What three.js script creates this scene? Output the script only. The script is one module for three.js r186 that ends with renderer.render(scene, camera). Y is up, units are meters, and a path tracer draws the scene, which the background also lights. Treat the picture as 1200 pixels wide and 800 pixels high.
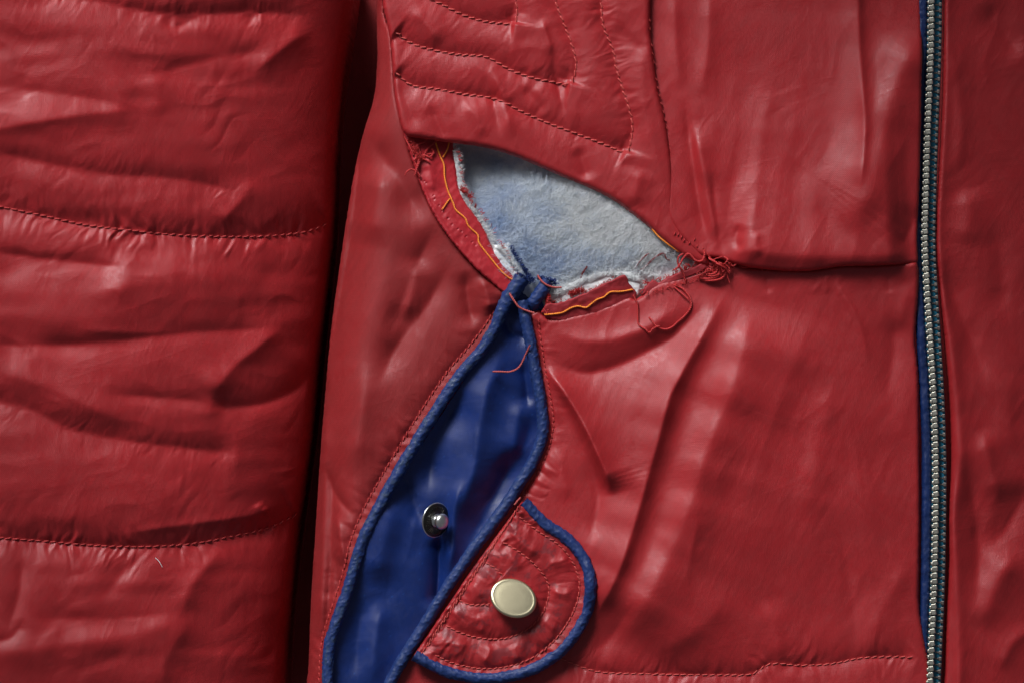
import * as THREE from 'three';
import { ImprovedNoise } from 'three/addons/math/ImprovedNoise.js';
import { mergeGeometries } from 'three/addons/utils/BufferGeometryUtils.js';
import { RoundedBoxGeometry } from 'three/addons/geometries/RoundedBoxGeometry.js';

// ------------------------------------------------------------------ camera, lamps, exposure
const S = 0.00025, HANG = 1.2;                       // one drawing unit is a quarter of a millimetre; the jacket hangs at chest height
const scene = new THREE.Scene();
const camera = new THREE.PerspectiveCamera(10.39, 1.5, 0.05, 20);
camera.position.set(0, HANG, 1.1);
camera.lookAt(0, HANG, 0);
scene.background = new THREE.Color(0.06, 0.06, 0.07);   // the dim room around
const renderer = new THREE.WebGLRenderer({ antialias: true });
renderer.toneMapping = THREE.LinearToneMapping;
renderer.toneMappingExposure = 1.36;
renderer.shadowMap.enabled = true;
// one big round studio lamp above, left and in front of the jacket; its beam is widest open on the middle of the picture
{
  const at = new THREE.Vector3(-0.37, HANG + 0.70, 0.53), aim = new THREE.Vector3(-0.015, HANG - 0.015, 0), glow = new THREE.Color(0.98, 0.97, 1.0);
  const g = new THREE.Group(); g.name = 'studio_lamp'; g.position.copy(at); g.lookAt(aim); scene.add(g);
  g.userData = { label: 'round softbox lamp above and in front of the jacket', category: 'studio lamp' };
  const face = new THREE.Mesh(new THREE.CylinderGeometry(0.32, 0.32, 0.01, 48), new THREE.MeshStandardMaterial({ color: 0x888888, emissive: glow, emissiveIntensity: 3 }));
  face.name = 'lamp_diffuser'; face.rotation.x = Math.PI / 2; face.position.z = -0.02; g.add(face);
  const shell = new THREE.Mesh(new THREE.CylinderGeometry(0.34, 0.17, 0.16, 48), new THREE.MeshStandardMaterial({ color: 0x101010, roughness: 0.8 }));
  shell.name = 'lamp_housing'; shell.rotation.x = Math.PI / 2; shell.position.z = -0.11; g.add(shell);
  const key = new THREE.SpotLight(glow, 9.0, 0, 0.228, 1, 2); key.position.copy(at).add(g.getWorldDirection(new THREE.Vector3()).multiplyScalar(0.01)); key.target.position.copy(aim); key.castShadow = true; key.shadow.radius = 16; key.shadow.mapSize.set(2048, 2048);
  scene.add(key, key.target);
}

// ------------------------------------------------------------------ helpers
let seed = 7;
const rnd = () => { seed = (seed + 0x6d2b79f5) | 0; let t = Math.imul(seed ^ (seed >>> 15), 1 | seed); t = (t + Math.imul(t ^ (t >>> 7), 61 | t)) ^ t; return ((t ^ (t >>> 14)) >>> 0) / 4294967296; };
const rr = (a, b) => a + (b - a) * rnd();
const IN = new ImprovedNoise();
const n2 = (x, y, k = 0) => IN.noise(x, y, k * 7.31 + 0.37);
const clamp = (x, a, b) => Math.max(a, Math.min(b, x));
const ss = (a, b, x) => { const t = clamp((x - a) / (b - a), 0, 1); return t * t * (3 - 2 * t); };
const V = (x, y, z) => new THREE.Vector3((x - 600) * S, (400 - y) * S, z * S);

function smooth(flat, per = 5) {                        // a smooth run of points through the given ones
  const p = []; for (let i = 0; i < flat.length; i += 2) p.push(new THREE.Vector3(flat[i], flat[i + 1], 0));
  if (p.length < 3) return p.map((q) => [q.x, q.y]);
  return new THREE.CatmullRomCurve3(p, false, 'centripetal').getPoints((p.length - 1) * per).map((q) => [q.x, q.y]);
}
class Run {                                             // a polyline that tells distance, side and place along it
  constructor(pts) {
    this.p = pts; this.n = pts.length; this.l = [0];
    for (let i = 1; i < this.n; i++) this.l.push(this.l[i - 1] + Math.hypot(pts[i][0] - pts[i - 1][0], pts[i][1] - pts[i - 1][1]));
    this.len = this.l[this.n - 1];
    const xs = pts.map((q) => q[0]), ys = pts.map((q) => q[1]);
    this.box = [Math.min(...xs), Math.min(...ys), Math.max(...xs), Math.max(...ys)];
  }
  near(x, y) {
    let best = 1e18, side = 1, u = 0;
    for (let i = 1; i < this.n; i++) {
      const ax = this.p[i - 1][0], ay = this.p[i - 1][1], bx = this.p[i][0] - ax, by = this.p[i][1] - ay, L = bx * bx + by * by;
      const t = clamp(((x - ax) * bx + (y - ay) * by) / L, 0, 1), dx = x - ax - t * bx, dy = y - ay - t * by, d = dx * dx + dy * dy;
      if (d < best) { best = d; side = bx * dy - by * dx; u = this.l[i - 1] + t * Math.sqrt(L); }
    }
    Run.d = Math.sqrt(best); Run.side = side; Run.u = u;
  }
  at(u) {
    let i = 1; while (i < this.n - 1 && this.l[i] < u) i++;
    const t = (u - this.l[i - 1]) / (this.l[i] - this.l[i - 1]), a = this.p[i - 1], b = this.p[i], h = Math.hypot(b[0] - a[0], b[1] - a[1]);
    return [a[0] + (b[0] - a[0]) * t, a[1] + (b[1] - a[1]) * t, (b[0] - a[0]) / h, (b[1] - a[1]) / h];
  }
}
// a fold (h > 0) or crease (h < 0): w1 = width on the side to the left of travel, w2 = to the right, e = how rounded its line is
function fold(list, pts, h, w1, w2 = w1, e = 2, o = {}) {
  const r = pts instanceof Run ? pts : new Run(smooth(pts));
  list.push({ r, h, w1, w2, e, p: o.p || 0, tap: o.tap ?? 0.3, reach: 4 * Math.max(w1, w2) + 6, k: list.length + 1 });
}
function folds(list, x, y) {
  let z = 0;
  for (const f of list) {
    const b = f.r.box, R = f.reach;
    if (x < b[0] - R || y < b[1] - R || x > b[2] + R || y > b[3] + R) continue;
    f.r.near(x, y);
    const d = Run.d; if (d > R) continue;
    const soft = Math.sqrt(d * d + f.e * f.e) - f.e, w = Run.side < 0 ? f.w1 : f.w2, u = Run.u / f.r.len;
    let win = 1;
    const [ta, tb] = Array.isArray(f.tap) ? f.tap : [f.tap, f.tap];
    if (ta > 0) win = ss(0, ta, u) * ss(0, tb, 1 - u);
    const q = d / (4 * w + 6), cut = q < 1 ? (1 - q * q) ** 2 : 0;
    z += f.h * Math.exp(-soft / w) * cut * win * (1 + 0.25 * n2(Run.u / 37, f.k, 3));
    if (f.p) { const a = Run.u + 0.25 * d * n2(Run.u / 50, f.k, 4) * 4 + 5 * n2(x / 17, y / 17, f.k + 5), far = 9 + 16 * Math.max(0, n2(Run.u / 16, f.k, 6) + 0.15); z += f.p * (n2(a / 10, d / 26, f.k) + 0.55 * n2(a / 4.6, d / 18, f.k + 9)) * Math.exp(-d / far) * (1 - Math.exp(-d / 2.5)) * (0.5 + 1.6 * Math.max(0, n2(Run.u / 41, f.k, 7) + 0.3)) * 1.5; }
  }
  return z;
}
function crinkle(x, y, a = 1, k = 0, tall = false) {                  // the small irregular creasing of thin coated nylon
  const wx = x + 14 * n2(x / 60, y / 60, k + 1), wy = y + 14 * n2(x / 60, y / 60, k + 2);
  const ridge = (s, q) => { const v = 1 - Math.abs(n2(wx / s, wy / s, q)) * 2.2; return v * v * v; };
  const fine = (t, q) => { const u = x * Math.cos(t) + y * Math.sin(t) + 5 * n2(x / 50, y / 50, q), w = y * Math.cos(t) - x * Math.sin(t), v = 1 - Math.abs(n2(u / 16, w / 110, q + 1)) * 2.6; return v > 0 ? v ** 7 * ss(0, 0.35, n2(x / 70, y / 70, q + 2)) : 0; };
  const m1 = ss(-0.15, 0.35, n2(x / 85, y / 75, k + 8)), m2 = ss(-0.1, 0.4, n2(x / 60, y / 80, k + 9)), ax = x * 0.8 + y * 0.6 + 16 * n2(x / 40, y / 40, k + 20), ay = y * 0.8 - x * 0.6 + 16 * n2(x / 40, y / 40, k + 21);
  const facet = -(tall ? 2.0 : 2.6) * m1 * Math.abs(tall ? n2((wx + wy * 0.35) / 30, (wy - wx * 0.35) / 95, k + 11) : n2(wx / 58, wy / 30, k + 11)) + (tall ? 1.1 : 2.0) * m2 * Math.abs(n2(ax / 26, ay / 64, k + 12)) - (tall ? 0.45 : 0.9) * m2 * Math.abs(n2(wx / 22, wy / 34, k + 13));
  return a * (2.6 * n2(wx / 95, wy / 70, k + 3) + facet + 0.26 * fine(0.35, k + 10) + 0.22 * fine(-0.5, k + 14) + 0.2 * fine(1.35, k + 18) + 0.25 * n2(wx / 19, wy / 22, k + 6));
}

// ------------------------------------------------------------------ materials
function weave(size, f) {
  const d = new Uint8Array(size * size * 4);
  for (let y = 0; y < size; y++) for (let x = 0; x < size; x++) { const v = clamp(f(x, y), 0, 1) * 255, o = (y * size + x) * 4; d[o] = d[o + 1] = d[o + 2] = v; d[o + 3] = 255; }
  const t = new THREE.DataTexture(d, size, size); t.wrapS = t.wrapT = THREE.RepeatWrapping; t.magFilter = THREE.LinearFilter; t.needsUpdate = true; return t;
}
const tileNoise = (() => { const N = 512, g = new Float32Array(N * N); for (let i = 0; i < N * N; i++) g[i] = rnd(); return (x, y) => g[((y % N) + N) % N * N + ((x % N) + N) % N]; })();
const twill = weave(512, (x, y) => {                    // fine twill: threads about 0.35 mm apart, each a little uneven
  const t = 0.5 + 0.5 * Math.sin((x + y) * Math.PI * 2 / 8), u = 0.5 + 0.5 * Math.sin(y * Math.PI * 2 / 4);
  return 0.25 + 0.35 * t + 0.2 * u + 0.35 * (tileNoise(x, y >> 4) - 0.5) + 0.35 * (tileNoise(x >> 4, y + 99) - 0.5);
});
const grain = weave(512, (x, y) => 0.5 + 0.5 * (tileNoise(x, y) - 0.5) + 0.4 * (tileNoise(x >> 1, (y >> 3) + 40) - 0.5) + 0.4 * (tileNoise((x >> 3) + 70, y >> 1) - 0.5));
const twillAt = (rep) => { const t = twill.clone(); t.repeat.set(rep, rep); t.needsUpdate = true; return t; };
const tex = twillAt(1 / 0.038);
const rough = weave(1024, (x, y) => {                  // scuffed coating: dull and glossy flecks, fine crossing scratches
  const w = (s, k) => { const a = x / 1024 * Math.PI * 2, b = y / 1024 * Math.PI * 2; return IN.noise(Math.cos(a) * s + k, Math.sin(a) * s + Math.cos(b) * s, Math.sin(b) * s + k * 0.37); };
  return 0.80 + 0.12 * w(3, 5) + 0.12 * w(9, 11) + 0.05 * w(34, 2) + 0.10 * (tileNoise(x, y) - 0.5) + 0.16 * (tileNoise(x >> 1, (y >> 4) + 40) - 0.5) + 0.14 * (tileNoise((x >> 4) + 70, y >> 1) - 0.5);
}); rough.repeat.set(1 / 0.07, 1 / 0.07);
const cloth = (r, g, b, o = {}) => new THREE.MeshPhysicalMaterial({ color: new THREE.Color().setRGB(r, g, b), roughness: o.rough ?? 0.5, metalness: 0, vertexColors: true, bumpMap: tex, bumpScale: o.bump ?? 0.00003, roughnessMap: rough, ior: o.ior ?? 1.5, side: THREE.DoubleSide });
const M = {
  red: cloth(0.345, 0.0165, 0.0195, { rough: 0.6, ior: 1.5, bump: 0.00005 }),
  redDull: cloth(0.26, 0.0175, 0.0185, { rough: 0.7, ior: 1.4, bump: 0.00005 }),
  redBright: cloth(0.42, 0.018, 0.026, { rough: 0.6 }),  // brighter red than the panels, used for the turned-out seam strip
  redBack: cloth(0.30, 0.014, 0.02, { rough: 0.85 }),
  blue: cloth(0.003, 0.021, 0.135, { rough: 0.62 }),
  blueCord: cloth(0.006, 0.027, 0.13, { rough: 0.75 }),
  navy: cloth(0.008, 0.02, 0.07, { rough: 0.7 }),
  navyTape: cloth(0.004, 0.02, 0.095, { rough: 0.6 }),
  tape: cloth(0.012, 0.17, 0.27, { rough: 0.7 }),
  stitch: new THREE.MeshStandardMaterial({ color: new THREE.Color().setRGB(0.52, 0.07, 0.06), roughness: 0.6 }),
  stitchDark: new THREE.MeshStandardMaterial({ color: new THREE.Color().setRGB(0.40, 0.03, 0.028), roughness: 0.7 }),
  thread: new THREE.MeshStandardMaterial({ color: new THREE.Color().setRGB(0.5, 0.028, 0.028), roughness: 0.55 }),
  threadBrown: new THREE.MeshStandardMaterial({ color: new THREE.Color().setRGB(0.22, 0.02, 0.022), roughness: 0.6 }),
  threadPale: new THREE.MeshStandardMaterial({ color: new THREE.Color().setRGB(0.5, 0.09, 0.08), roughness: 0.6 }),
  orange: new THREE.MeshStandardMaterial({ color: new THREE.Color().setRGB(0.95, 0.30, 0.03), roughness: 0.5 }),
  wadding: new THREE.MeshStandardMaterial({ color: 0xffffff, roughness: 0.95, vertexColors: true }),
  fibre: new THREE.MeshStandardMaterial({ color: 0xffffff, roughness: 0.7 }),
  whiteEdge: new THREE.MeshStandardMaterial({ color: new THREE.Color().setRGB(0.84, 0.86, 0.86), roughness: 0.95 }),
  capMetal: new THREE.MeshStandardMaterial({ color: new THREE.Color().setRGB(0.68, 0.62, 0.40), roughness: 0.46, roughnessMap: rough, metalness: 1 }),
  blackMetal: new THREE.MeshPhysicalMaterial({ color: new THREE.Color().setRGB(0.07, 0.068, 0.062), roughness: 0.36, metalness: 1, clearcoat: 0.3 }),
  chrome: new THREE.MeshStandardMaterial({ color: new THREE.Color().setRGB(0.85, 0.87, 0.82), roughness: 0.3, metalness: 1 }),
  tooth: new THREE.MeshStandardMaterial({ color: new THREE.Color().setRGB(0.56, 0.55, 0.46), roughness: 0.45, metalness: 1 }),
  toothDark: new THREE.MeshStandardMaterial({ color: new THREE.Color().setRGB(0.24, 0.21, 0.19), roughness: 0.5, metalness: 1 }),
  wall: new THREE.MeshStandardMaterial({ color: new THREE.Color().setRGB(0.2, 0.19, 0.18), roughness: 0.95 }),
};

// ------------------------------------------------------------------ the jacket and its parts
const jacket = new THREE.Group(); jacket.name = 'jacket'; jacket.position.set(0, HANG, 0); scene.add(jacket);
jacket.userData = { label: 'worn red nylon jacket torn open above its blue lined side pocket', category: 'jacket' };
const names = {};
function add(name, geo, mat, parent = jacket, label) {
  const m = new THREE.Mesh(geo, mat);
  names[name] = (names[name] ?? -1) + 1;
  m.name = names[name] ? name + '_' + String(names[name]).padStart(3, '0') : name;
  m.castShadow = m.receiveShadow = true;
  if (label) m.userData.label = label;
  parent.add(m); return m;
}
// a sheet of cloth: outline (flat list of points), zf(x, y) its relief, roll = how far its edge curls under
function sheet(outline, zf, o = {}) {
  const step = o.step ?? 1.7, roll = o.roll ?? 7, drop = o.drop ?? roll, fray = o.fray ?? 0.5, thick = o.thick ?? 2;
  const ring = o.sharp ? (() => { const a = []; for (let i = 0; i < outline.length; i += 2) a.push([outline[i], outline[i + 1]]); return a; })() : smooth(outline, 6);
  ring.push(ring[0]); const run = new Run(ring), b = run.box;
  const x0 = Math.max(b[0], o.xmin ?? -60) - step, y0 = Math.max(b[1], -40) - step, nx = Math.ceil((Math.min(b[2], 1260) - x0) / step) + 2, ny = Math.ceil((Math.min(b[3], 840) - y0) / step) + 2;
  const inside = (x, y) => { let c = false; for (let i = 1; i < ring.length; i++) { const [ax, ay] = ring[i - 1], [bx, by] = ring[i]; if ((ay > y) !== (by > y) && x < (bx - ax) * (y - ay) / (by - ay) + ax) c = !c; } return c; };
  const sd = new Float32Array(nx * ny);
  for (let j = 0; j < ny; j++) for (let i = 0; i < nx; i++) {
    const x = x0 + i * step, y = y0 + j * step; run.near(x, y);
    sd[j * nx + i] = (inside(x, y) ? Run.d : -Run.d) + fray * n2(x / 5, y / 5, 31) + fray * n2(x / 2.3, y / 2.3, 32) * 0.6;
  }
  const P = [], UV = [], C = [], I = [], id = new Int32Array(nx * ny).fill(-1), cut = new Map(), rim = [];
  const z = (x, y, s) => {
    let v = zf(x, y, s);
    if (roll > 0 && s < roll) { const t = clamp(1 - s / roll, 0, 1); v -= drop * (1 - Math.sqrt(Math.max(0, 1 - t * t))); }
    return v;
  };
  const put = (x, y, s) => {
    P.push((x - 600) * S, (400 - y) * S, z(x, y, s) * S); UV.push((x - 600) * S, (400 - y) * S);
    const c = o.tint ? o.tint(x, y, s) : tint(x, y); C.push(c[0], c[1], c[2]); return P.length / 3 - 1;
  };
  const vert = (n) => { if (id[n] < 0) id[n] = put(x0 + (n % nx) * step, y0 + Math.floor(n / nx) * step, sd[n]); return id[n]; };
  const edge = (a, c) => {
    const key = a < c ? a * nx * ny + c : c * nx * ny + a; if (cut.has(key)) return cut.get(key);
    const t = sd[a] / (sd[a] - sd[c]), ax = x0 + (a % nx) * step, ay = y0 + Math.floor(a / nx) * step, bx = x0 + (c % nx) * step, by = y0 + Math.floor(c / nx) * step;
    const v = put(ax + (bx - ax) * t, ay + (by - ay) * t, 0); cut.set(key, v); return v;
  };
  const tri = (a, c, d) => {
    const q = [a, c, d], pos = q.filter((n) => sd[n] > 0).length;
    if (pos === 3) I.push(vert(a), vert(c), vert(d));
    else if (pos === 1) { const i = q.findIndex((n) => sd[n] > 0), p = q[i], n1 = q[(i + 1) % 3], m1 = q[(i + 2) % 3], e1 = edge(p, n1), e2 = edge(p, m1); I.push(vert(p), e1, e2); rim.push(e1, e2); }
    else if (pos === 2) { const i = q.findIndex((n) => sd[n] <= 0), p = q[i], n1 = q[(i + 1) % 3], m1 = q[(i + 2) % 3], e1 = edge(p, n1), e2 = edge(p, m1); I.push(e1, vert(n1), vert(m1), e1, vert(m1), e2); rim.push(e2, e1); }
  };
  for (let j = 0; j < ny - 1; j++) for (let i = 0; i < nx - 1; i++) { const a = j * nx + i; tri(a, a + nx, a + 1); tri(a + 1, a + nx, a + nx + 1); }
  const nTop = P.length / 3, down = new Map();
  if (thick > 0) for (let i = 0; i < rim.length; i += 2) {          // the cut edge has a thickness
    const f = (v) => { if (!down.has(v)) { P.push(P[v * 3], P[v * 3 + 1], P[v * 3 + 2] - thick * S); UV.push(UV[v * 2], UV[v * 2 + 1]); C.push(C[v * 3], C[v * 3 + 1], C[v * 3 + 2]); down.set(v, P.length / 3 - 1); } return down.get(v); };
    const a = rim[i], c = rim[i + 1], a2 = f(a), c2 = f(c); I.push(a, a2, c, c, a2, c2);
  }
  const g = new THREE.BufferGeometry();
  g.setAttribute('position', new THREE.Float32BufferAttribute(P, 3)); g.setAttribute('uv', new THREE.Float32BufferAttribute(UV, 2)); g.setAttribute('color', new THREE.Float32BufferAttribute(C, 3));
  g.setIndex(I); g.computeVertexNormals();
  return g;
}
function tint(x, y) {                                    // worn dye and ingrained dirt: fine blotches and scuffs with a grain
  const a = n2(x / 130, y / 90, 50), b = n2(x / 28, y / 24, 51), c = n2(x / 6, y / 5, 52), d = n2(x / 2.2, y / 2.2, 53), e = n2((x + y * 0.6) / 3, (y - x * 0.6) / 40, 54);
  const v = 1 + 0.07 * a + 0.05 * b + 0.04 * c + 0.06 * d + 0.11 * e, w = 0.10 * b + 0.05 * c;
  return [v, v * (1 - w), v * (1 - w * 0.6)];
}
const tube = (pts, r, seg, rad = 6) => new THREE.TubeGeometry(new THREE.CatmullRomCurve3(pts), seg, r * S, rad, false);
function strand(pts, r, o = {}) {                        // a two-ply twisted thread through [x, y, z] points
  r *= 1.06; const c = new THREE.CatmullRomCurve3(pts.map((p) => new THREE.Vector3(...p)), false, 'centripetal'), L = c.getLength(), n = Math.max(8, Math.ceil(L / 1.1)), out = [];
  for (const ph of [0, Math.PI]) {
    const q = [];
    for (let i = 0; i <= n; i++) {
      const t = i / n, p = c.getPointAt(t), d = c.getTangentAt(t), s = new THREE.Vector3().crossVectors(d, new THREE.Vector3(0.1, 0.2, 1)).normalize(), b = new THREE.Vector3().crossVectors(s, d), a = t * L / 5.2 * Math.PI * 2 + ph, k = r * 0.5;
      p.addScaledVector(s, Math.cos(a) * k).addScaledVector(b, Math.sin(a) * k);
      q.push(V(p.x, p.y, p.z));
    }
    out.push(new THREE.TubeGeometry(new THREE.CatmullRomCurve3(q), n, r * 0.62 * S, 5, false));
  }
  return mergeGeometries(out);
}
function stitches(run, zf, o = {}) {                     // one sewn seam: the thread shows as a row of short raised stitches
  const pitch = o.pitch ?? 8.4, len = o.len ?? 7.2, r = o.r ?? 0.95, out = [];
  for (let u = 2; u < run.len - len; u += pitch * rr(0.94, 1.06)) {
    if (o.skip && rnd() < o.skip) continue;
    const [ax, ay, tx, ty] = run.at(u), [bx, by] = run.at(u + len), k = rr(-0.5, 0.5) + (o.slant ?? 0.7), mx = (ax + bx) / 2, my = (ay + by) / 2, lift = o.lift ?? 0.9;
    const za = zf(ax, ay), zb = zf(bx, by), zm = Math.max(zf(mx, my), (za + zb) / 2);
    const pts = [V(ax - ty * k, ay + tx * k, za - 1.4), V(ax + (mx - ax) * 0.3 - ty * k * 0.7, ay + (my - ay) * 0.3 + tx * k * 0.7, zm + lift * 0.7), V(mx, my, zm + lift), V(bx - (bx - mx) * 0.3 + ty * k * 0.7, by - (by - my) * 0.3 - tx * k * 0.7, zm + lift * 0.7), V(bx + ty * k, by - tx * k, zb - 1.4)];
    out.push(tube(pts, r * rr(0.9, 1.1), 8, 5));
  }
  return mergeGeometries(out);
}
function cord(flat, zc, R, o = {}) {                     // piping: a cloth tube over a cord, gathered in fine slanting wrinkles
  const run = new Run(smooth(flat, 8)), nu = Math.ceil(run.len / 1.3), nv = 26, P = [], UV = [], C = [], I = [], k = o.k ?? 1;
  for (let i = 0; i <= nu; i++) {
    const u = i / nu * run.len, [x, y, tx, ty] = run.at(u), wob = 0.9 * n2(u / 30, k, 60), r0 = typeof R === 'function' ? R(u / run.len) : R, z0 = zc(x, y, u / run.len);
    for (let j = 0; j <= nv; j++) {
      const a = (j % nv) / nv * Math.PI * 2, ca = Math.cos(a), sa = Math.sin(a), s = u + 3.5 * ca;
      const wr = 1 - Math.abs(n2(s / 8.5, ca * 0.9 + k, sa * 0.8 + 5)) * 2, wr2 = n2(s / 3.6, ca * 1.3 + k * 3, sa * 1.2 + 9);
      const r = r0 * (1 + 0.09 * n2(u / 22, ca * 0.6, k + sa) + 0.16 * wr * wr * wr - 0.07 + 0.05 * wr2 + 0.07 * n2(u / 12, k, 2));
      P.push((x - ty * (r * ca + wob) - 600) * S, (400 - y - tx * (r * ca + wob)) * S, (z0 + r * sa) * S); UV.push(u * S, j / nv * 6.28 * r0 * S);
      const worn = o.worn ? ss(0.05, 0.45, n2(u / 9, ca * 1.5, k + 20) + 0.35 * n2(u / 2.5, ca * 4, k + 21) + 0.1 * wr) * ss(-0.2, 0.5, sa) * o.worn : 0, g = 1 + 0.22 * n2(u / 6, ca * 2, k + 30) + 0.2 * n2(u / 1.9, ca * 7, k + 31);
      C.push(g * (1 + worn * 12), g * (1 + worn * 3), g * (1 - worn * 0.5));
    }
  }
  for (let i = 0; i < nu; i++) for (let j = 0; j < nv; j++) { const a = i * (nv + 1) + j, b = a + nv + 1; I.push(a, b, a + 1, a + 1, b, b + 1); }
  const g = new THREE.BufferGeometry();
  g.setAttribute('position', new THREE.Float32BufferAttribute(P, 3)); g.setAttribute('uv', new THREE.Float32BufferAttribute(UV, 2)); g.setAttribute('color', new THREE.Float32BufferAttribute(C, 3));
  g.setIndex(I); g.computeVertexNormals(); return g;
}
function fuzz(run, zf, n, o) {                           // loose fibre ends standing out of a torn edge
  const out = [];
  for (let i = 0; i < n; i++) {
    const u = rnd() * run.len, [x, y, tx, ty] = run.at(u), L = rr(o.min, o.max), a = Math.atan2(tx * o.side, -ty * o.side) + rr(-1, 1), z = zf(x, y) + (o.dz ?? 0), b = a + rr(-1, 1);
    out.push(tube([V(x - Math.cos(a) * 2, y - Math.sin(a) * 2, z - 1), V(x + Math.cos(a) * L * 0.5, y + Math.sin(a) * L * 0.5, z + rr(0, 3)), V(x + Math.cos(a) * L * 0.5 + Math.cos(b) * L * 0.5, y + Math.sin(a) * L * 0.5 + Math.sin(b) * L * 0.5, z + rr(-2, 4))], o.r * rr(0.7, 1.2), 5, 3));
  }
  return mergeGeometries(out);
}
const join = (a, b, x0, x1, x) => a + (b - a) * ss(x0, x1, x);

// ================================================================== what hangs behind
{
  const m = new THREE.Mesh(new THREE.BoxGeometry(1.6, 1.6, 0.02), M.wall); m.name = 'backdrop'; m.position.set(0, HANG, -0.12); scene.add(m);
  m.userData = { kind: 'structure', label: 'plain wall behind the hanging jacket', category: 'backdrop' };
}

// the back half of the jacket, seen only as shaded cloth down the gap between sleeve and body
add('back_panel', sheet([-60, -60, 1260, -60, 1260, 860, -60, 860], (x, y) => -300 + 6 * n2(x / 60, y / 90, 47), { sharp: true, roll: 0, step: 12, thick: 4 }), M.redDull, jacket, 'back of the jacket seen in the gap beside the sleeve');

// ================================================================== sleeve
const SL = [];
const sleeveEdge = new Run(smooth([412, -40, 404, 20, 392, 100, 386, 180, 384, 260, 376, 340, 367, 420, 360, 500, 349, 580, 340, 640, 332, 710, 326, 780, 324, 850]));
const sleeveX = (y) => { let i = 1; while (i < sleeveEdge.n - 1 && sleeveEdge.p[i][1] < y) i++; const a = sleeveEdge.p[i - 1], b = sleeveEdge.p[i]; return a[0] + (b[0] - a[0]) * (y - a[1]) / (b[1] - a[1]); };
const sleeveSeam1 = new Run(smooth([-60, 236, 0, 243, 50, 253, 100, 264, 150, 270, 200, 275, 260, 277, 320, 275, 360, 268, 384, 257]));
const sleeveSeam2 = new Run(smooth([-60, 624, 0, 628, 50, 632, 100, 637, 150, 640, 220, 638, 270, 630, 310, 622, 345, 606]));
fold(SL, sleeveSeam1, -13, 24, 30, 2, { p: 2.6, tap: 0.02 });
fold(SL, sleeveSeam2, -13, 24, 30, 2, { p: 2.6, tap: 0.02 });
fold(SL, [20, -6, 110, 4, 165, 14, 210, 19, 260, 15, 320, 13, 366, 16], -8.8, 12, 24, 3.5, { p: 1.6, tap: 0.12 });
fold(SL, [190, 20, 205, 32, 218, 28, 228, 18], -4.0, 6, 6, 3.0);
fold(SL, [366, 31, 345, 42, 318, 64, 292, 88], 7.9, 11, 20, 3.0);
fold(SL, [330, 56, 260, 66, 170, 92], -6.3, 20, 14, 4.5);
fold(SL, [-20, 158, 60, 143, 110, 135, 168, 129], 7.1, 36, 13, 3.5, { tap: 0.15 });
fold(SL, [-20, 102, 80, 114, 165, 128], -4.8, 12, 22, 3.5);
fold(SL, [-20, 176, 60, 194, 130, 206, 190, 209, 240, 216, 294, 234], -7.9, 16, 26, 3.5, { tap: 0.15, p: 0.8 });
fold(SL, [296, 208, 284, 230, 262, 256, 258, 272], 4.8, 8, 16, 3.5);
fold(SL, [-20, 295, 60, 305, 110, 311, 156, 314], -7.9, 11, 26, 3.0, { tap: 0.2 });
fold(SL, [80, 356, 150, 337, 220, 331, 318, 330], 6.3, 26, 24, 6.5);
fold(SL, [-20, 404, 70, 405, 150, 398, 200, 392, 329, 384], -8.8, 18, 30, 3.0, { tap: 0.12 });
fold(SL, [80, 385, 160, 390, 230, 388], 2.4, 7, 6, 3.5);
fold(SL, [328, 382, 298, 408, 270, 432, 246, 468], 8.8, 14, 26, 3.0, { tap: 0.2 });
fold(SL, [244, 476, 300, 474, 345, 454, 362, 426], -7.9, 16, 9, 3.0, { tap: 0.15 });
fold(SL, [120, 461, 200, 467, 254, 472], -4.8, 10, 14, 3.0);
fold(SL, [-20, 426, 70, 456, 110, 476, 170, 500], 5.5, 26, 16, 4.5);
fold(SL, [-30, 464, 40, 480, 80, 501, 150, 516, 220, 526, 280, 534], -9.6, 18, 30, 3.5, { tap: 0.1, p: 0.8 });
fold(SL, [130, 627, 180, 619, 220, 614, 300, 603, 332, 588], 2.7, 7, 5, 2.5);
fold(SL, [262, 640, 238, 668, 222, 690, 212, 726], 4.8, 12, 10, 4.5);
fold(SL, [170, 646, 140, 676, 120, 704], -3.2, 10, 10, 4.5);
fold(SL, [30, 722, 100, 723, 160, 722, 215, 717], -7.1, 18, 22, 3.5);
fold(SL, [-20, 765, 60, 756, 130, 746, 190, 734, 230, 720], 7.1, 22, 26, 6.5, { tap: 0.2 });
fold(SL, [228, 716, 206, 750, 192, 780, 190, 820], 7.1, 16, 30, 4.5);
fold(SL, [30, 636, 27, 690, 12, 744], -4.0, 8, 8, 3.0);
fold(SL, [-10, 750, 20, 742, 34, 720], -3.2, 6, 8, 3.0);
fold(SL, [326, 716, 322, 750, 300, 790], -4.0, 8, 8, 3.5);
fold(SL, [180, 84, 186, 110, 188, 140], 2.4, 10, 14, 4.5);
fold(SL, [298, 590, 304, 600, 312, 596], 3.2, 5, 5, 2.5);
const sleeveZ = (x, y) => {
  const ex = sleeveX(y), t = clamp((x + 80) / (ex + 80), 0, 1), rounded = 165 * (Math.sqrt(Math.max(0, 1 - Math.pow(t, 1.85))) - 1);
  return 50 + rounded + folds(SL, x, y) + crinkle(x, y, 0.9, 100) + 2.6 * n2(x / 120 + 0.4 * n2(y / 50, x / 80, 44), y / 26, 45) * ss(0.0, 0.4, 0.25 + n2(x / 150, y / 90, 46)) + 0.32 * n2(x / 7, y / 70, 12) * ss(-0.2, 0.5, n2(x / 60, y / 70, 129));
};
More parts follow.
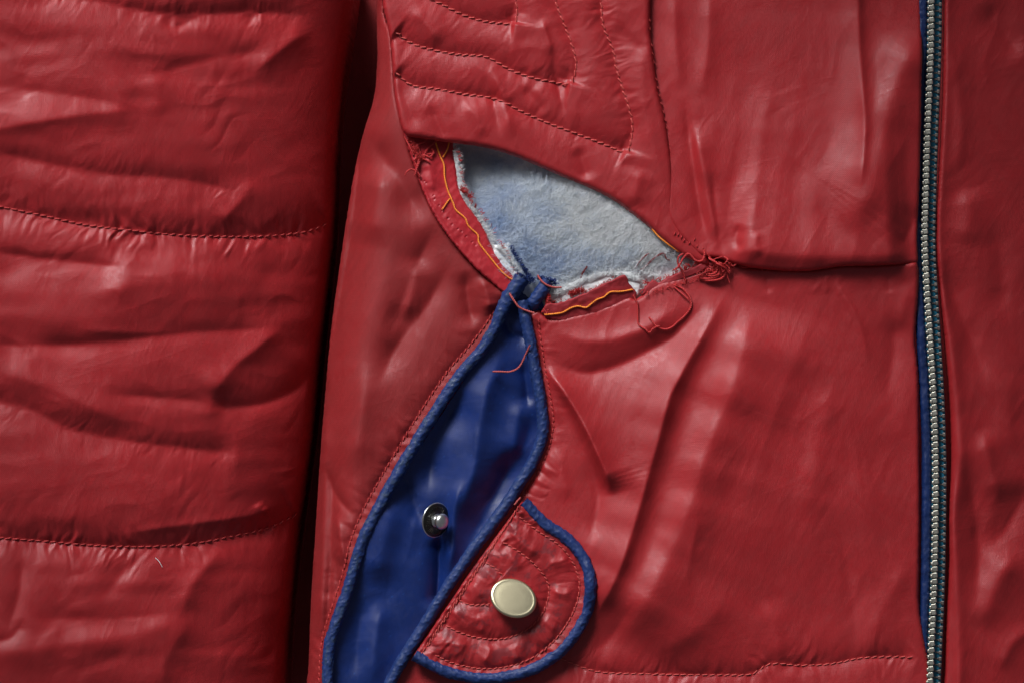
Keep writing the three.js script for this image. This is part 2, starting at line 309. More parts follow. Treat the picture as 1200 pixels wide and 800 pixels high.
const sleeve = add('sleeve', sheet([-60, -60, 416, -60, ...sleeveEdge.p.filter((_, i) => i % 3 === 0).flat(), 324, 860, -60, 860], sleeveZ, { sharp: true, roll: 10, drop: 40, thick: 170 }), M.red, jacket, 'quilted red sleeve hanging beside the body');
add('seam_stitching', stitches(sleeveSeam1, sleeveZ), M.stitchDark, sleeve);
add('seam_stitching', stitches(sleeveSeam2, sleeveZ), M.stitchDark, sleeve);

// ================================================================== side panel, left of the pocket
const SP = [];
const pipeL = [612, 326, 602, 341, 592, 356, 580, 384, 563, 411, 542, 435.5, 517.5, 470.5, 493, 509, 472, 544.5, 454, 576, 435, 611.5, 422, 641, 412, 676.5, 399, 715.5, 388, 748, 384.5, 777, 384, 840];
const hemL = new Run(smooth([594, 346, 578, 366, 567, 383, 550, 405, 529, 429, 504, 464, 480, 502, 459, 537, 441, 568, 422, 604, 410, 635, 401, 672, 388, 712, 377, 746, 373, 777, 372, 830]));
fold(SP, hemL, -4, 9, 7, 1, { p: 1.6, tap: 0.02 });
fold(SP, [426, 150, 440, 172, 470, 215, 500, 268], -10.5, 18, 20, 5);
fold(SP, [424, 152, 418, 200, 402, 330, 396, 420], 6.0, 14, 16, 5);
fold(SP, [446, 190, 440, 230, 428, 290], 10.5, 16, 30, 8);
fold(SP, [512, 262, 488, 312, 470, 360, 452, 400], -7.5, 14, 12, 4);
fold(SP, [530, 300, 505, 350, 462, 410, 440, 460], -9.0, 12, 16, 4);
fold(SP, [545, 315, 548, 350, 556, 388], -7.5, 9, 10, 2.5);
fold(SP, [562, 322, 572, 350, 574, 372], 6.0, 8, 8, 2);
fold(SP, [490, 300, 480, 350, 470, 380], 7.5, 12, 12, 4);
fold(SP, [430, 420, 424, 480, 412, 560], 6.0, 16, 14, 5);
fold(SP, [382, 470, 378, 560, 376, 650, 374, 760], 9.0, 7, 8, 2.5, { tap: 0.2 });
fold(SP, [388, 520, 388, 600, 384, 700, 376, 800], -7.5, 5, 6, 2);
fold(SP, [394, 600, 400, 640, 408, 666], 6.0, 5, 5, 2);
fold(SP, [390, 640, 396, 690, 398, 706], -6.0, 5, 5, 2);
fold(SP, [376, 540, 392, 580, 420, 610], -4.5, 5, 5, 1.5, { p: 0.5 });
const sideZ = (x, y) => {
  const ex = join(436, 418, 60, 170, y) + join(0, -46, 170, 540, y) - join(0, 16, 540, 800, y), t = clamp((x - ex) / 60, 0, 1), low = ss(120, 240, y);
  return -4 - 60 * Math.pow(1 - t, 2.4) + folds(SP, x, y) + crinkle(x, y, 0.7, 140, true) + 0.36 * n2(x / 6, y / 90, 13) * ss(-0.2, 0.5, n2(x / 60, y / 70, 139)) - 14 * ss(60, 0, y) + low * 3;
};
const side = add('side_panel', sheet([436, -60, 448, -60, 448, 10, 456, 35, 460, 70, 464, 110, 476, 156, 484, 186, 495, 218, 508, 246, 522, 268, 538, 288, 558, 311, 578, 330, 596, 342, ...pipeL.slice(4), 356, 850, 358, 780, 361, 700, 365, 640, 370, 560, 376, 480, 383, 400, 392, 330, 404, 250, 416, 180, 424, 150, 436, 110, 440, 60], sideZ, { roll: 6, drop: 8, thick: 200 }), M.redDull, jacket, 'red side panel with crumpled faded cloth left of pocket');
add('seam_stitching', stitches(hemL, sideZ, { pitch: 7, len: 5 }), M.stitchDark, side);

// ================================================================== pocket lining, piping
const LI = [];
fold(LI, [596, 400, 575, 446, 562, 500, 556, 545, 542, 590, 530, 625], 14.7, 20, 26, 3.7);
fold(LI, [548, 450, 520, 500, 506, 540, 500, 586], -10.9, 16, 16, 3.7);
fold(LI, [600, 520, 590, 560, 570, 600, 540, 650], -10.9, 20, 16, 4.7);
fold(LI, [546, 556, 536, 580, 532, 606, 530, 640, 522, 680], 9.8, 10, 8, 2.7);
fold(LI, [513, 626, 514, 660, 510, 716], -14.7, 7, 8, 1.2, { tap: 0.2 });
fold(LI, [476, 556, 482, 580, 494, 620], -6.1, 10, 10, 2.7);
fold(LI, [470, 575, 450, 640, 440, 690], 9.8, 22, 22, 7.7);
fold(LI, [428, 690, 420, 740, 414, 800], -6.1, 12, 12, 3.7);
fold(LI, [450, 700, 440, 750, 436, 810], 7.4, 14, 16, 3.7);
fold(LI, [590, 370, 600, 390, 624, 398], -7.4, 6, 8, 1.7);
fold(LI, [610, 466, 606, 500, 600, 540], 6.1, 12, 12, 3.7);
fold(LI, [612, 420, 618, 460, 618, 480], -6.1, 6, 6, 1.7);
fold(LI, [628, 470, 612, 530, 584, 570, 548, 622], -6, 20, 16, 3);
const pipeLRun = new Run(smooth(pipeL));
const liningZ = (x, y) => -11 + (pipeLRun.near(x, y), 9 * Math.exp(-Run.d / 34)) + folds(LI, x, y) + crinkle(x, y, 0.9, 180, true) + 4 * n2(x / 40, y / 90, 14);
const blueTint = (x, y) => { const v = 1 + 0.18 * n2(x / 60, y / 50, 70) + 0.12 * n2(x / 9, y / 9, 71) + 0.12 * n2(x / 2.2, y / 2.2, 72), s = n2(x / 1.9, y / 1.9, 73) > 0.62 ? 2.2 : 1; return [v * s * 1.1, v * s, v * (0.5 + 0.5 * s)]; };
const lining = add('pocket_lining', sheet([606, 330, 640, 330, 646, 380, 646, 500, 630, 560, 560, 660, 480, 780, 470, 850, 386, 850, 388, 760, 416, 672, 446, 600, 566, 410], liningZ, { roll: 0, fray: 1, tint: blueTint }), M.blue, jacket, 'blue pocket lining inside the open pocket');
const pipingL = add('piping', cord(pipeL, (x, y, t) => join(6, 1, 0, 0.2, t), (t) => join(9.5, 7.0, 0.0, 0.14, t), { k: 1.7, worn: 0.26 }), M.blueCord, jacket, 'blue piping with pale worn patches along the pocket edge');
const pipeR = [613, 352, 616, 372, 622, 403, 628, 436, 634, 470, 637, 495, 633, 520, 621, 546, 601, 579, 578, 611.5, 552, 647, 529, 680, 509.5, 712, 487, 748, 467, 780.5, 455, 805, 440, 850];
const pipingR = add('piping', cord(pipeR, (x, y, t) => join(8, 9, 0, 0.3, t), 6.9, { k: 5.1, worn: 0.1 }), M.blueCord, jacket, 'blue piping on the front edge of the pocket');
// the torn top end of the lining: two blue folds pinched together under the tear
const tuck = add('lining_fold', cord([642, 329, 634, 342, 624, 356, 612, 372, 600, 388], (x, y, t) => join(8, -26, 0.4, 0.85, t), (t) => 8, { k: 8.3 }), M.blueCord, jacket, 'blue lining fold pinched under the tear');
{
  const e1 = new Run([[598, 288], [604, 300], [612, 312], [618, 322], [626, 330]]), e2 = new Run([[630, 326], [638, 328], [648, 330], [652, 334]]);
  add('frayed_edge', mergeGeometries([fuzz(e1, () => 6, 70, { min: 1.5, max: 5, r: 0.5, side: -1 }), fuzz(e2, () => 8, 50, { min: 2, max: 6, r: 0.55, side: -1 }), fuzz(new Run([[606, 322], [622, 332]]), () => 12, 60, { min: 2, max: 6, r: 0.5, side: -1 })]), new THREE.MeshStandardMaterial({ color: new THREE.Color().setRGB(0.008, 0.03, 0.16), roughness: 0.8 }), lining, 'frayed blue threads at the torn end');
}

// ================================================================== wadding in the hole
const wadZ = (x, y) => {
  const deep = -42 + 42 * ss(-40, 150, (x - 540) * 0.8 + (y - 180) * 0.75) - 8 * ss(-34, -4, y - (356 - Math.max(0, x - 645) * 0.27));
  return Math.min(deep, 0) + 2.5 * n2(x / 34, y / 30, 80) + 0.8 * n2(x / 12, y / 12, 81) + 0.3 * n2(x / 4, y / 4, 82);
};
const waddingColor = (x, y) => {  // blue lining showing through, plus shade of the hollow painted into the colour
  const thinShade = clamp(0.62 * Math.exp(-(((x - 575) / 70) ** 2 + ((y - 255) / 85) ** 2)) + 0.4 * Math.exp(-(((x - 680) / 75) ** 2 + ((y - 308) / 18) ** 2)) + 0.35 * Math.exp(-(((x - 640) / 30) ** 2 + ((y - 315) / 30) ** 2)) + 0.4 * n2(x / 26, y / 20, 83) + 0.25 * n2(x / 9, y / 8, 183) + 0.2 * n2(x / 4, y / 4, 84), 0, 1);
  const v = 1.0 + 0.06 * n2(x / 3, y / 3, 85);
  return [v * (0.86 - 0.62 * thinShade), v * (0.89 - 0.52 * thinShade), v * (0.87 - 0.27 * thinShade)];
};
const wadding = add('wadding', sheet([490, 140, 600, 150, 720, 200, 800, 260, 850, 300, 846, 330, 780, 350, 700, 362, 640, 372, 610, 340, 570, 300, 530, 240, 500, 180], wadZ, { roll: 0, fray: 1, step: 1.3, tint: waddingColor }), M.wadding, jacket, 'white fluffy wadding bared by the tear');
{
  const N = 26000, arc = (k) => tube([V(600, 400, 0), V(600 + 3.2, 400 + 1.2 * k, 1.2), V(600 + 6.8, 400 - 0.8 * k, 1.6), V(600 + 10, 400 + 1.5, 0.4)], 0.055, 6, 3);
  const variants = [arc(1), arc(-1.6)], m4 = new THREE.Matrix4(), q = new THREE.Quaternion(), eu = new THREE.Euler(), col = new THREE.Color();
  for (const [vi, gv] of variants.entries()) {
    const im = new THREE.InstancedMesh(gv, M.fibre, N / 2); im.name = vi ? 'wadding_fibre_001' : 'wadding_fibre'; im.userData = { kind: 'stuff' };
    for (let i = 0; i < N / 2; i++) {
      let x, y; do { x = rr(515, 840); y = rr(150, 360); } while (y < 160 + (x - 520) * 0.42 + 3 || x > 812 || y > 356 - Math.max(0, x - 640) * 0.3 || x < 528 + Math.max(0, y - 195) * 0.62 || (x < 645 && y > 326));
      const s = rr(0.9, 2.2), flow = 0.5 + 2.2 * n2(x / 40, y / 40, 90);
      eu.set(rr(-0.5, 0.5), rr(-0.16, 0.16), rnd() < 0.5 ? flow + rr(-0.6, 0.6) : rr(0, 6.28)); q.setFromEuler(eu);
      const p = V(x, y, wadZ(x, y) + rr(-1.5, 0.8));
      m4.compose(p, q, new THREE.Vector3(s, s, s)); im.setMatrixAt(i, m4);
      const c = waddingColor(x, y), b = rr(0.97, 1.12); im.setColorAt(i, col.setRGB(Math.min(0.86, c[0] * b + 0.02), Math.min(0.88, c[1] * b + 0.02), Math.min(0.88, c[2] * b + 0.02)));
    }
    wadding.add(im);
  }
}
// the pale torn strip of wadding along the lower and left edges of the hole
const scrapColor = (x, y) => { const v = 0.84 + 0.08 * n2(x / 4, y / 4, 86) + 0.1 * n2(x / 12, y / 12, 87); return [v * 0.98, v * 1.02, v]; };
const scrapZ1 = (x, y) => 1.5 + 1.5 * n2(x / 14, y / 10, 88) + 0.4 * n2(x / 3, y / 3, 89);
const scrap = [[578, 287, 588, 286, 597, 284, 600, 294, 607, 306, 615, 319, 612, 326, 600, 324, 588, 310, 578, 298], [636, 342, 650, 341, 668, 331, 690, 322, 712, 318, 745, 322, 752, 336, 742, 352, 700, 352, 668, 362, 642, 364, 636, 356]];
for (const s of scrap) add('wadding_scrap', sheet(s, scrapZ1, { roll: 4, drop: 4, fray: 1.6, step: 1, tint: scrapColor }), M.wadding, jacket, s[0] < 600 ? 'white wadding scrap beside the blue piping' : 'white wadding edge along the lower lip of tear');
{
  const left = new Run(smooth([532, 176, 536, 198, 539, 220, 547, 238, 560, 256, 571, 272, 579, 290])), low = new Run(smooth([640, 350, 660, 338, 690, 322, 715, 318, 745, 320, 770, 328]));
  add('wadding_fuzz', mergeGeometries([fuzz(left, () => 0, 420, { min: 3, max: 10, r: 0.26, side: -1, dz: -2 }), fuzz(low, () => 0, 420, { min: 4, max: 14, r: 0.26, side: -1, dz: -2 }), fuzz(new Run(smooth([640, 352, 660, 344, 690, 330, 715, 324, 748, 330])), () => 3, 500, { min: 4, max: 12, r: 0.2, side: -1, dz: 0 }), fuzz(new Run(smooth([582, 290, 592, 300, 604, 316])), () => 3, 200, { min: 3, max: 9, r: 0.2, side: -1, dz: 0 })]), M.whiteEdge, wadding).userData.kind = 'stuff';
}

// ================================================================== turned-out seam allowance left of the tear
const ST = [];
fold(ST, [500, 176, 504, 196, 508, 226], 3, 7, 6, 2);
fold(ST, [488, 196, 496, 214, 508, 240, 524, 264, 545, 290], -2, 4, 6, 1, { p: 0.7, tap: 0.1 });
const pits = []; for (let i = 0; i < 15; i++) { const t = i / 15 + rr(0, 0.05); pits.push([487 + 60 * t + 14 * t * t + rr(-1.5, 1.5), 190 + 100 * t + 10 * Math.sin(t * 3) + rr(-1.5, 1.5)]); }
const stripZ = (x, y) => { let p = 0; for (const [px, py] of pits) { const d = (x - px) ** 2 + (y - py) ** 2; if (d < 9) p -= 1.5 * Math.exp(-d / 0.7); } return 10 - 0.32 * ((x - 507) * 0.8 - (y - 248) * 0.6) + p + folds(ST, x, y) + 1.2 * n2(x / 22, y / 26, 91) + 0.5 * n2(x / 6, y / 7, 92); };
const strip = add('torn_seam_strip', sheet([470, 146, 528, 158, 531, 172, 535, 198, 538.5, 220, 547, 238, 560, 256, 570, 272, 577, 290, 590, 308, 607, 325, 604, 338, 596, 347, 580, 334, 558, 315, 537, 292, 521, 271, 507, 249, 494, 220, 483, 188, 474, 160], stripZ, { roll: 4, drop: 4, fray: 0.8, step: 0.9 }), M.redBright, jacket, 'bright red turned out seam strip beside the hole');
const orangeL = [[510, 166], [515, 181], [520, 193], [521, 208], [525, 224], [531, 238], [534, 246], [545, 256], [549, 265], [560, 276], [561, 284], [568, 294], [576, 304], [585, 315], [597, 326], [606, 329]];
add('orange_thread', mergeGeometries([strand(orangeL.map(([x, y]) => [x, y, stripZ(x, y) + 1.2]), 1.0), strand([[527, 233], [522, 240], [518, 246]].map(([x, y]) => [x, y, stripZ(x, y) + 1.6]), 0.8), strand([[526, 167], [524, 175], [519, 184]].map(([x, y]) => [x, y, stripZ(x, y) + 1.4]), 0.9)]), M.orange, strip, 'loose orange basting thread');
add('frayed_edge', mergeGeometries([fuzz(new Run([[540, 222], [552, 232]]), () => 4, 40, { min: 2, max: 7, r: 0.5, side: -1 }), fuzz(new Run(orangeL.map(([x, y]) => [x + 17 * (1 - ss(570, 606, x)) + 2, y - 8])), () => 4, 60, { min: 1.5, max: 4, r: 0.4, side: -1 })]), M.thread, strip);

// ================================================================== quilted panel above the tear
const QU = [];
const quiltRuns = [
  [440, -30, 499, -2, 516.5, 5, 537.5, 16, 562, 24.5, 586.5, 28, 604, 29.5], [604, 29, 606, 14, 604, -2, 600, -40],
  [462, 37, 481.5, 51, 509.5, 59.5, 541, 65, 569, 67, 597, 82, 625, 92, 649.5, 97, 669, 100], [669, 100, 675, 80, 672, 59.5, 663.5, 35, 655, 14, 650, -2, 646, -40],
  [462, 84, 481.5, 100, 513, 105, 544.5, 111, 583, 117, 607.5, 129.5, 635.5, 142, 667, 154, 695, 164.5, 716, 173, 735, 182], [735, 182, 740.5, 157.5, 740, 140, 732, 112, 723, 84, 718, 58, 707, 31.5, 704, -2, 702, -40],
].map((f) => new Run(smooth(f)));
for (const r of quiltRuns) fold(QU, r, -7, 13, 13, 1.5, { p: 1.2, tap: 0.03 });
fold(QU, [571, 73, 590, 115, 600, 168], 4, 9, 9, 2); fold(QU, [560, 78, 576, 112, 586, 165], -3, 8, 6, 1.5);
fold(QU, [646, 50, 654, 105, 668, 152], -4, 8, 6, 1.2); fold(QU, [634, 22, 641, 44, 648, 66], 4, 3, 5, 1);
fold(QU, [505, 122, 512, 142, 524, 170], -3.5, 5, 9, 1.2); fold(QU, [676, 172, 684, 196, 690, 214], -4, 8, 8, 2);
fold(QU, [716, 30, 740, 50, 760, 66], -3, 10, 10, 3); fold(QU, [752, 196, 746, 220, 742, 246], 4, 10, 14, 4);
fold(QU, [480, 8, 500, 30, 520, 54], 3.5, 10, 10, 3); fold(QU, [610, 100, 628, 120, 640, 136], -3, 8, 8, 2);
fold(QU, [540, 120, 560, 140, 566, 166], 3, 9, 9, 2); fold(QU, [466, 95, 480, 130, 492, 156], -3, 8, 8, 2);
fold(QU, [760, 20, 752, 90, 758, 150, 776, 210, 784, 262], 3, 12, 12, 4);
fold(QU, [770, 276, 745, 262, 722, 246, 700, 234], -2, 4, 5, 1.5, { p: 1.0 });
const quiltZ = (x, y) => 13 + 4 * ss(250, 120, y) + folds(QU, x, y) + crinkle(x, y, 0.65, 220);
const quilted = add('quilted_panel', sheet([448, -60, 762, -60, 762, 0, 761.5, 35, 765, 63, 770, 101.5, 779, 140, 786, 182, 790, 224, 791, 252, 800, 270, 826, 296, 832, 312, 824, 311, 808, 304, 790, 293, 775, 280, 761, 267, 747.5, 256, 719.5, 235.5, 695, 222.5, 653, 205, 604, 184, 566, 173, 527, 167.5, 498, 163, 475, 158, 466, 130, 461, 95, 459, 60, 455, 34, 449, 10], quiltZ, { roll: 7, drop: 7, thick: 3 }), M.red, jacket, 'red panel quilted in nested V stitching above tear');
for (const r of quiltRuns) add('seam_stitching', stitches(r, quiltZ, { slant: 1.1 }), M.stitch, quilted);
{ const e = [[764, 269], [772, 278], [782, 286], [795, 295]]; add('orange_thread', strand(e.map(([x, y]) => [x, y, quiltZ(x, y) - 4]), 0.9), M.orange, quilted); }

// ================================================================== chest panel
const CH = [];
fold(CH, [1004, -40, 1005, 20, 1006, 52, 1009, 105, 1011, 157, 1003, 230], 9, 8, 22, 2, { tap: 0.14 });
fold(CH, [1090, 30, 1056, 87, 1040, 140, 1026, 196, 1008, 241, 980, 272], 17, 36, 28, 12, { tap: 0.2 });
fold(CH, [813, 140, 821, 190, 829, 225, 841, 296], 8, 12, 7, 4, { tap: 0.25 });
fold(CH, [800, 110, 811, 180, 819, 240, 834, 300], -5.5, 6, 7, 3.0);
fold(CH, [833, 200, 838, 250, 846, 300], -4.6, 5, 10, 2.5);
fold(CH, [832, -20, 829, 60, 820, 120], 4.6, 12, 8, 4.0);
fold(CH, [790, -20, 792, 60, 800, 110], 3.7, 8, 8, 4.0);
fold(CH, [846, 288, 920, 297, 1000, 299, 1070, 296], 17, 100, 18, 12, { tap: 0.15 });
fold(CH, [870, 296, 862, 284, 866, 262], -3.7, 4, 6, 2.5); fold(CH, [890, 302, 884, 290, 886, 270], 2.8, 4, 5, 2.5);
fold(CH, [868, 130, 856, 180, 852, 220], 1.4, 10, 14, 5.0); fold(CH, [905, 100, 890, 160, 880, 240], 0.9, 8, 10, 4.0);
fold(CH, [940, 60, 930, 150, 900, 230], 0.9, 10, 12, 5.0);
fold(CH, [1078, 240, 1064, 270, 1050, 300], -3.7, 8, 10, 4.0);
const chestZ = (x, y) => 6 + 10 * ss(0, 290, y) + folds(CH, x, y) + crinkle(x, y, 0.8, 260, true) + 0.23 * n2(x / 10, y / 80, 15) * ss(-0.2, 0.5, n2(x / 60, y / 70, 159));
const chestSeam = [840, 303, 853, 307, 874, 313, 895, 316, 921, 318, 948, 318, 986, 312.5, 1025, 312, 1067, 309, 1074, 308];
const rightEdge = [1074, 285, 1077, 200, 1078, 150, 1078.5, 100, 1080, 50, 1079, -60];
const chest = add('chest_panel', sheet([752, -60, 752, 0, 752, 35, 755.5, 63, 760.5, 101.5, 769.5, 140, 777, 182, 781, 224, 783, 252, 796, 276, 822, 300, ...chestSeam, ...rightEdge], chestZ, { roll: 5, drop: 4, thick: 20 }), M.red, jacket, 'smooth red chest panel beside the zip');
const chestSeamRun = new Run(smooth([762, 0, 761.5, 35, 765, 63, 770, 101.5, 779, 140, 786, 182, 790, 224, 790, 262]));
add('seam_stitching', stitches(chestSeamRun, (x, y) => quiltZ(x, y) - 5, { pitch: 10, len: 4.6, r: 0.5, skip: 0.3 }), M.stitchDark, chest);

// ================================================================== lower front panel
const LO = [];
fold(LO, [852, 340, 826, 385, 797, 437, 785, 460, 770, 512, 758, 555, 745, 602, 724, 665, 690, 735], 21, 15, 55, 3, { tap: 0.16 });
fold(LO, [888, 350, 874, 400, 852, 470, 828, 530, 810, 590, 786, 650, 760, 700, 726, 760], 27, 80, 30, 13, { tap: 0.16 });
fold(LO, [634, 416, 652, 427, 680, 437, 716, 431, 760, 411, 795, 390, 830, 350], -9.2, 13, 20, 3.7, { tap: 0.2 });
fold(LO, [640, 384, 690, 400, 750, 388, 806, 352], 5.1, 10, 12, 4.7);
fold(LO, [632, 422, 655, 450, 680, 490, 697, 525, 712, 560, 717, 580], 20, 26, 6, 1.5, { tap: [0.3, 0.16] });
fold(LO, [640, 430, 648, 470, 656, 500], 3.1, 5, 5, 2.2);
fold(LO, [650, 520, 660, 560, 664, 590], 3.1, 10, 10, 3.7); fold(LO, [690, 530, 700, 580, 690, 640], -5.1, 10, 12, 3.7);
fold(LO, [974, 326, 990, 350, 1004, 375, 1020, 430], 2.5, 5, 5, 1.9);
fold(LO, [990, 420, 970, 480, 956, 545, 944, 610], 5.5, 34, 22, 7.7);
fold(LO, [962, 340, 935, 410, 915, 460, 893, 525, 870, 610], 3.1, 18, 26, 3.7);
fold(LO, [1052, 360, 1046, 420, 1036, 480], -4.9, 14, 14, 4.7); fold(LO, [1066, 330, 1050, 390], 2.5, 10, 10, 4.7);
fold(LO, [974, 600, 989, 650, 998, 700, 1005, 780], -2.8, 9, 14, 3.7); fold(LO, [1080, 640, 1046, 690, 1022, 740, 1010, 800], 3.7, 18, 16, 5.7);
fold(LO, [850, 566, 920, 590, 1000, 596, 1070, 580], 6.9, 60, 90, 22.7);
fold(LO, [895, 700, 910, 740, 915, 790], 3.1, 14, 10, 4.7); fold(LO, [760, 770, 820, 730, 860, 690], 4.6, 26, 16, 8.7);
fold(LO, [690, 770, 720, 740, 740, 700], -3.8, 14, 10, 3.7); fold(LO, [800, 690, 810, 640, 818, 600], 1.5, 6, 6, 2.7);
const bottomSeam = new Run(smooth([640, 764, 659, 772, 698, 786, 750, 789, 801, 790, 850, 790, 881, 789, 902, 777, 937, 779, 976, 777, 1011, 770, 1074, 769]));
fold(LO, bottomSeam, -5, 12, 12, 1.5, { p: 1.2, tap: 0.04 });
for (let i = 0; i < 9; i++) { const x = 900 + i * 18 + rr(-4, 4); fold(LO, [x, 318, x + rr(-6, 6), 330, x + rr(-10, 10), 346], rr(-2, 2), 4, 4, 1.5); }
const hemR = new Run(smooth([631, 372, 634, 400, 640, 436, 646, 470, 648.5, 495, 644, 522, 632, 550, 612, 583]));
fold(LO, hemR, -3, 4, 4, 1, { p: 1.6, tap: 0.06 });
const pitsR = [[655, 375], [663, 374], [684, 373], [700, 367], [716, 362], [742, 352], [750, 346], [757, 343], [764, 341], [771, 337], [778, 334], [786, 332], [793, 330], [735, 361], [801, 329]];
const lowerZ = (x, y) => { let p = 0; if (y < 385) for (const [px, py] of pitsR) { const d = (x - px) ** 2 + (y - py) ** 2; if (d < 16) p -= 0.7 * Math.exp(-d / 1.1); } return 8 + p + folds(LO, x, y) + crinkle(x, y, 0.6, 300, true) + 0.23 * n2((x + y * 0.4) / 9, (y - x * 0.4) / 90, 16) * ss(-0.2, 0.5, n2(x / 60, y / 70, 169)) - 6 * ss(640, 600, x) + 9 * Math.exp(-Math.max(0, y - 312) / 45) * ss(846, 930, x); };
const lower = add('front_panel', sheet([618, 366, 632, 364, 642, 372, 670, 369, 700, 361, 720, 354, 738, 347, 745, 350, 756, 343, 762, 336, 775, 330, 800, 323, 826, 314, 840, 304, 853, 306, 874, 312, 895, 314, 921, 315.5, 948, 315.5, 986, 310.5, 1025, 310, 1067, 307, 1074, 308, 1073, 400, 1076, 430, 1078, 540, 1078.5, 600, 1077, 700, 1076, 850, 436, 850, 462, 790, 500, 730, 552, 647, 601, 579, 626, 545, 636, 518, 638, 495, 634, 470, 628, 436, 622, 403], lowerZ, { roll: 6, drop: 7, thick: 14, step: 1.5 }), M.red, jacket, 'glossy red lower front panel pulled into diagonal folds');
add('seam_stitching', stitches(hemR, lowerZ, { pitch: 6.5, len: 5 }), M.stitchDark, lower);
add('seam_stitching', stitches(bottomSeam, lowerZ, { r: 0.75, lift: 0.5 }), M.stitch, lower);
// the turned-up torn hem at the lower lip of the hole
const lipZ = (x, y) => 10 - 0.22 * (y - (372 - (x - 640) * 0.3)) + 1 * n2(x / 14, y / 10, 93) + 0.5 * n2(x / 5, y / 5, 94);
const lip = add('torn_hem', sheet([638, 372, 637, 362, 641, 356, 652, 355.5, 665, 352, 682, 345, 700, 336.5, 716, 329, 732.5, 322.5, 737, 332, 745, 342, 746, 348, 735, 354, 720, 360, 702, 367, 684, 373, 655, 377], lipZ, { roll: 2, drop: 2, step: 0.9, fray: 0.8, thick: 3 }), M.redBack, jacket, 'dark red turned up torn hem with orange thread');
add('orange_thread', strand([[638, 369], [650, 368], [660, 366], [669, 361], [677, 359], [687, 360.5], [693, 356], [700, 351], [707, 348.5], [715, 342.5], [727, 342], [741, 339.5]].map(([x, y]) => [x, y, lipZ(x, y) + 1.4]), 1.0), M.orange, lip, 'orange thread along the torn hem');
const lip2 = add('torn_hem', sheet([752, 346, 757, 335, 765, 328.5, 772, 331, 780, 326, 796, 319, 812, 313, 826, 307, 838, 310, 826, 317, 810, 324, 790, 331, 770, 339], (x, y) => 10 + 1 * n2(x / 12, y / 9, 95), { roll: 2, drop: 3, step: 0.9, fray: 1.0, thick: 3 }), M.redBack, jacket, 'dark red frayed hem beside the thread tangle');
{
  const e = new Run([[642, 356], [665, 352], [700, 336.5], [732, 322.5]]), e2 = new Run([[752, 346], [760, 330], [775, 329], [800, 318], [826, 307]]), e3 = new Run([[640, 344], [641, 358], [636, 366]]);
  add('frayed_edge', mergeGeometries([fuzz(e, () => 4, 60, { min: 1.5, max: 5, r: 0.4, side: -1 }), fuzz(e2, () => 7, 60, { min: 2, max: 8, r: 0.5, side: -1 }), fuzz(e3, () => 9, 90, { min: 2, max: 6, r: 0.6, side: -1 }), fuzz(new Run([[668, 346], [684, 340]]), () => 3, 70, { min: 2, max: 6, r: 0.5, side: -1 })]), M.thread, lip);
}

// ================================================================== pocket flap with its snap
const FL = [];
const flapEdge = [613.5, 587, 640, 614, 668, 633.5, 686.5, 660, 692, 684, 686.5, 715.5, 668.5, 748, 640, 774, 607, 788.5, 568, 793, 529, 787, 500, 774, 486, 766];
const flapStitchOut = new Run(smooth([607, 603, 632, 622, 656, 638, 673, 661, 679, 685, 673, 712, 656, 741, 632, 764, 604, 777, 569, 782, 533, 776, 505, 763]));
const flapStitchEdge = new Run([[609, 591], [489, 772]]), flapStitchEdge2 = new Run([[601, 604], [499, 760]]);
const flapStitchIn = new Run(smooth([588, 633, 607, 644, 626.5, 660, 642.7, 683, 639.5, 709, 623, 732, 594, 746, 561.5, 746, 536, 738, 518, 728.5]));
const flapStitchCore = [new Run(smooth([568, 657, 580, 664, 590, 673])), new Run(smooth([537, 701, 552, 707, 575, 706]))];
fold(FL, flapStitchOut, -3.5, 8, 5, 1.2, { p: 1.5, tap: 0.02 });
fold(FL, flapStitchEdge, -2.5, 5, 5, 1, { p: 1.6, tap: 0.02 }); fold(FL, flapStitchEdge2, -3.5, 6, 9, 1, { p: 1.8, tap: 0.02 });
fold(FL, flapStitchIn, -4.5, 9, 9, 1, { p: 1.8, tap: 0.03 });
for (const r of flapStitchCore) fold(FL, r, -3.5, 7, 7, 1, { p: 1.2, tap: 0.06 });
for (const f of [[596, 622, 618, 640, 634, 650], [588, 640, 604, 656, 610, 668], [566, 664, 580, 676, 584, 684], [552, 680, 562, 692, 566, 700], [528, 706, 548, 720, 566, 724], [512, 742, 530, 752, 548, 754], [640, 660, 656, 656, 668, 652], [644, 690, 660, 694, 672, 690], [634, 722, 648, 734, 654, 736], [600, 752, 606, 766, 606, 774], [575, 752, 572, 766, 564, 776], [548, 748, 540, 760, 530, 768], [630, 700, 622, 716, 610, 726], [560, 716, 566, 730, 560, 742]]) fold(FL, f, rr(2.2, 3.8), 5, 7, 1.5);
const flapZ = (x, y) => 21 + 4 * Math.exp(-(((x - 600) / 60) ** 2 + ((y - 690) / 60) ** 2)) + folds(FL, x, y) + 1.6 * crinkle(x, y, 0.35, 340) + 0.9 * n2(x / 13, y / 13, 17);
const flapTint = (x, y) => { const t = tint(x, y), d = ss(0.12, 0.42, n2(x / 15, y / 11, 97) + 0.5 * n2(x / 3.3, y / 3.3, 98)) * 0.36; return [t[0] * (1 - d), t[1] * (1 + d * 0.25), t[2] * (1 + d * 0.45)]; };
const flap = add('pocket_flap', sheet([612, 586, ...flapEdge.slice(2), 484, 768, 500, 745, 529, 702, 552, 668, 578, 632], flapZ, { roll: 5, drop: 6, step: 1.1, thick: 8, tint: flapTint }), M.red, jacket, 'rounded red pocket flap with puckered stitching');
for (const r of [flapStitchOut, flapStitchEdge, flapStitchEdge2, flapStitchIn, ...flapStitchCore]) add('seam_stitching', stitches(r, flapZ, { pitch: 6.4, len: 5.4, r: 0.75 }), M.stitch, flap);
